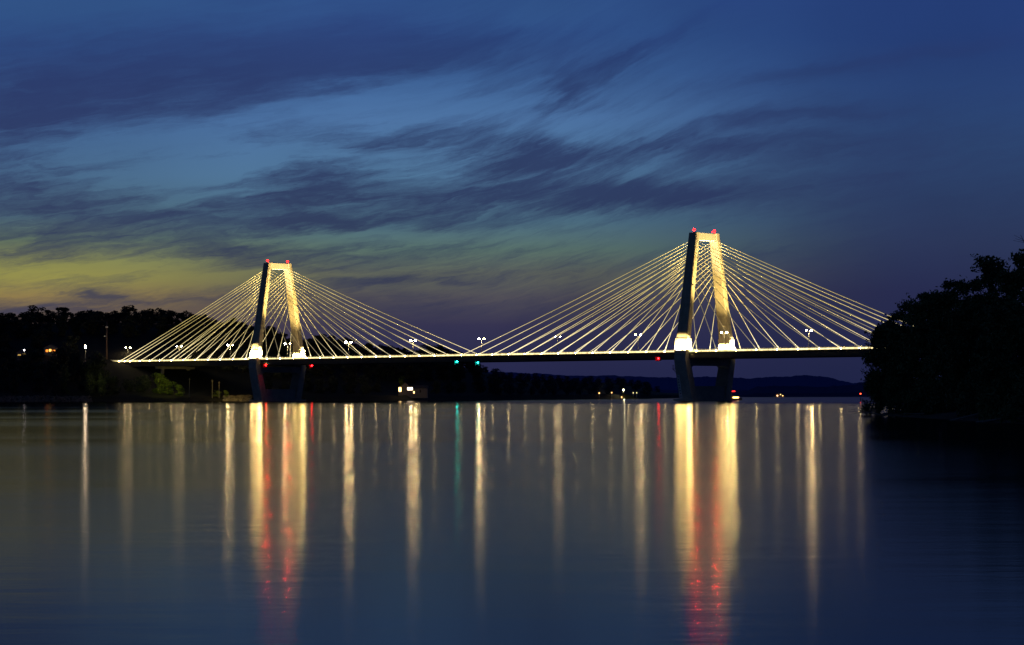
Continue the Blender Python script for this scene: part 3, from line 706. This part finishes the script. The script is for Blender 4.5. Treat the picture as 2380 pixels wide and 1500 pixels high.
# ------------------------------------------------------------------ small things on the far shores
def lamp_post(px,off,py,lab,m,r=.5,name='lamp_post',stretch=1.5):
    d=shore(px)+off; top=at(px,d,py); gz=ground_z(px,off); e=empty(name,(top.x,top.y,gz)); tag(e,lab,'lamp post'); H=max(2.5,top.z-gz)
    MB().tube([(0,0,-1),(0,0,H),(0,-.4,H+.5)],[.14,.1,.07],6).build('pole',M['steel'],e)
    hd=MB().box(-.25,.25,-1.1,-.3,H+.45,H+.7).build('lamp_head',M['dark'],e); MB().ball((0,-.75,H),r,8,5,stretch).build('lens',m,hd); return e
lamp_post(198.6,100,806,'brighter white lamp glowing on the left hillside above the deck end',M['white_hill'],.65)
lamp_post(56.5,100,814,'small white lamp glowing at the far left of the hillside',glow('dim_hill_lens',(1,.88,.85),9),.45)
def house(name,px,d,z,w,dep,h,rh,lab,wins,lit,wing=None,rz=0):
    p=at(px,d); e=empty(name,(p.x,p.y,z),rz); tag(e,lab,'house')
    mb=MB().box(-w/2,w/2,0,dep,-3,h); i=len(mb.v); mb.v+=[(-w/2,0,h),(w/2,0,h),(0,0,h+rh),(-w/2,dep,h),(w/2,dep,h),(0,dep,h+rh)]; mb.f+=[(i,i+1,i+2),(i+4,i+3,i+5)]
    if wing: mb.box(w/2,w/2+wing[0],1.5,dep-1,-3,wing[1])
    mb.build('wall',M['house_wall'],e)
    rf=MB()
    for sg in (-1,1):
        a=(sg*(w/2+.4),h-.25); rf.hexa([(a[0],-.4,a[1]),(0,-.4,h+rh),(0,-.4,h+rh+.25),(a[0],-.4,a[1]+.25)],[(a[0],dep+.4,a[1]),(0,dep+.4,h+rh),(0,dep+.4,h+rh+.25),(a[0],dep+.4,a[1]+.25)])
    if wing:
        x0,x1,hh=w/2+.03,w/2+wing[0]+.4,wing[1]; rf.hexa([(x0,1.1,hh),(x1,1.1,hh),(x1,dep-.6,hh),(x0,dep-.6,hh)],[(x0,dep/2,hh+2.2),(x1,dep/2,hh+2.2),(x1,dep/2+.1,hh+2.2),(x0,dep/2+.1,hh+2.2)])
    rf.build('roof',M['house_roof'],e)
    for (x0,x1,z0,z1,m,y) in wins:
        f=MB(); f.box(x0-.12,x1+.12,y-.10,y-.004,z0-.12,z0); f.box(x0-.12,x1+.12,y-.10,y-.004,z1,z1+.12); f.box(x0-.12,x0,y-.10,y-.004,z0,z1); f.box(x1,x1+.12,y-.10,y-.004,z0,z1); f.box((x0+x1)/2-.05,(x0+x1)/2+.05,y-.09,y-.004,z0,z1)
        w_=f.build('window',M['house_roof'],e); MB().box(x0,x1,y-.05,y-.006,z0,z1).build('pane',m,w_)
    return e
# house on the shore under the middle of the bridge
hz=CAMH+(hor(945)-915.5)/F*1515
hs=house('riverside_house',941,1515,hz,6.4,9,4.6,3.0,'small gabled house with bright amber windows on the shore under the bridge',
 [(-4.3,-2.6,1.4,4.4,M['amber'],-.02+0),(1.6,5.2,2.5,4.3,glow('bright_window',(1,.78,.5),7),-.02),(5.6,6.4,.2,1.6,M['amber'],1.5),(10.0,10.8,.8,2.6,M['dark'],1.5)],None,(12,3.6))
# the lit porch to the left of the gable carries the left window
MB().box(-4.6,-3.2,.02,3,-3,4.8).build('porch',M['house_wall'],hs)
MB().box(3.2,5.5,.05,1.5,-3,4.7).build('porch',M['house_wall'],hs)
p=at(931,1508,893); point('porch_lamp',p,160,(1,.7,.25),.3)
e=put_tree(933,22,13.5,'small tree with yellow-green lit leaves behind the riverside house',None,protos_lit,.55,'lit_tree')
house('hillside_house',116,shore(116)+120,ground_z(116,120)+1.5,9,8,4.2,2.2,'house with three glowing orange windows among the trees on the left hill',
 [(-3.0,-1.4,1.2,2.9,M['orange'],-.02),(-.8,.9,1.5,3.2,glow('yellow_window',(1,.5,.1),2.6),-.02),(1.6,3.6,1.2,2.6,M['orange'],-.02)],None)
house('dim_house',50,shore(50)+112,ground_z(50,112)+2,7,7,3.6,2.2,'dim brown house under the small white lamp at the far left',
 [(-2.6,-.6,1.2,2.2,glow('dim_amber_pane',(.8,.5,.12),.7),-.02),(.6,2.6,1.8,2.6,glow('dim_amber_pane',(.8,.5,.12),.45),-.02)],None)
def hill_house_b():
    house('treetop_house',870,shore(870)+190,ground_z(870,190)+10,10,8,5,2.5,'house with two small amber windows showing just above the deck left of midspan',
     [(-1.9,-.7,2.8,4.2,M['orange'],-.02),(.8,2.0,2.4,4.4,M['amber'],-.02)],None)
# poles
p=at(248,1560); e=empty('tall_pole',(p.x,p.y,ground_z(248,110))); tag(e,'tall brown pole standing by the left end of the deck','pole')
zt=CAMH+(hor(248)-748)/F*1560-ground_z(248,110)
MB().tube([(0,0,-2),(0,0,zt*.5),(0,0,zt)],[.75,.55,.38],10).build('shaft',M['wood_pole'],e,smooth=True)
MB().box(-.8,.8,-.5,.5,zt-4.4,zt-3.2).build('antenna',M['steel'],e); MB().box(-2.0,-.4,-.3,.3,zt*.62,zt*.62+.6).build('bracket',M['steel'],e)
for px,py,lab in ((440,879,'utility pole beside the lit shrubs, leftmost of three under the deck'),(493,883,'utility pole, middle of three left of the farther tower'),(509,887,'utility pole nearest the farther tower')):
    off=10; d=shore(px)+off; top=at(px,d,py); gz=ground_z(px,off); e=empty('utility_pole',(top.x,top.y,gz)); tag(e,lab,'pole','utility poles on the left shore'); H=top.z-gz
    MB().tube([(0,0,-1),(0,0,H)],[.24,.17],7).build('pole',M['paletrunk'],e); MB().box(-.9,.9,-.08,.08,H-.9,H-.7).build('crossarm',M['paletrunk'],e)
# shore lights on the distant bank
for px,py,lab,m,r in ((1392,914,'single orange lamp, leftmost light on the distant bank',M['dot'],.55),(1421,913,'yellow lamp left of the lit boat ramp on the distant bank',M['dot'],.5),(1471,913.5,'small yellow lamp right of the lit boat ramp',glow('faint_lens',(1,.75,.3),3),.45),(1479,913.5,'small yellow lamp farthest right of the boat ramp',glow('faint_lens',(1,.75,.3),3),.45),(1444,926.2,'low orange lamp at the foot of the boat ramp',M['dot'],.55),(1450,926.6,'low yellow lamp at the foot of the boat ramp, right of the orange one',glow('faint_lens2',(1,.75,.3),4),.4)):
    lamp_post(px,-2 if py>920 else 6,py,lab,m,r,stretch=1.0)
d=shore(1450)-12; a=at(1448,d,908); b=at(1476,d-15,925)
e=empty('boat_ramp',(a.x,a.y,0)); tag(e,'grassy boat ramp lit by one white floodlight on the distant bank','ramp')
MB().hexa([(0,0,-1),(13,-14,-1),(13,-8,-1),(0,8,-1)],[(-1,0,5.6),(13,-14,.3),(13,-8,.3),(-1,8,5.6)]).build('slope',M['grass'],e)
fp=MB().tube([(0,1,3),(0,1,a.z+.8)],.15,6).build('floodlight_pole',M['steel'],e); MB().ball((0.2,.4,a.z+.6),.8,8,5).build('lens',glow('ramp_lens',(1,.88,.65),9),fp)
point('ramp_lamp',(a.x+1,a.y-2,a.z+1.0),3500,(1,.85,.4),.3)
# boats
def boat(px,d,L,lab,lights,rz=0,name='motor_boat'):
    p=at(px,d); e=empty(name,(p.x,p.y,0),rz); tag(e,lab,'boat'); w=L*.16; h=L*.1
    st=[(-.5,.85,0),(-.2,1,0),(.2,.95,.05),(.42,.5,.25),(.5,.06,.45)]
    MB().loft([[(x*L,-w*b*.7,-.4),(x*L,w*b*.7,-.4),(x*L,w*b,h*(1+u)),(x*L,-w*b,h*(1+u))] for x,b,u in st]).build('hull',M['hull'],e)
    cb=MB().hexa([(-.3*L,-w*.6,h),(.12*L,-w*.6,h),(.12*L,w*.6,h),(-.3*L,w*.6,h)],[(-.28*L,-w*.5,h*2.6),(.06*L,-w*.5,h*2.6),(.06*L,w*.5,h*2.6),(-.28*L,w*.5,h*2.6)]).build('cabin',M['house_wall'],e)
    MB().box(-.29*L,.08*L,-w*.56,w*.56,h*2.6,h*2.75).build('cabin_roof',M['hull'],e)
    MB().tube([(-.1*L,0,h*2.7),(-.1*L,0,h*4.2)],.08,5).build('mast',M['steel'],e)
    for (x,z,hw,hh,m) in lights: MB().ball((x,-w-.25,z),hh,8,5).build('running_light',m,e) if hw is None else MB().box(x-hw,x+hw,-w*.62-.08,-w*.62-.02,z-hh,z+hh).build('cabin_window',m,e)
    return e
boat(1704,1290,10,'work boat with red and amber lights behind the right foot of the nearer tower',[(1.2,1.6,1.7,.32,glow('boat_deck_light',(1,.5,.15),10)),(-.1,5.2,1.0,.28,glow('boat_red_light',(1,.03,.025),3))],0,'work_boat')
boat(1811,3180,17,'small boat with three amber lights far off on the water',[(-3.5,2.0,None,1.0,glow('boat_amber',(1,.5,.2),5)),(1.0,3.6,None,.75,glow('boat_yellow',(1,.65,.25),2.5)),(4.2,1.8,None,.7,M['dot'])])
# channel markers
p=at(2001,962); e=empty('channel_marker',(p.x,p.y,0)); tag(e,'pile marker with a red light in the water at the tip of the right bank','channel marker')
for x,hh in ((-.35,1.4),(.55,1.3)): MB().tube([(x,0,-2),(x,0,hh)],.2,7).build('pile',M['bark'],e)
MB().tube([(-.35,.1,1.2),(-.35,.1,3.0)],.06,5).build('mast',M['dark'],e); MB().ball((-.35,.1,3.35),.30,8,5).build('lens',glow('marker_red',(1,.06,.02),8),e)
p=at(1566.5,2600,919.6); e=empty('channel_buoy',(p.x,p.y,0)); tag(e,'buoy with a tiny green light left of the nearer tower foot','buoy')
MB().tube([(0,0,-.6),(0,0,.4),(0,0,2.0)],[1.1,1.1,.25],8).build('float',M['hull'],e); MB().ball((0,0,p.z),.38,8,5).build('lens',glow('buoy_green',(.1,.8,.5),3),e)
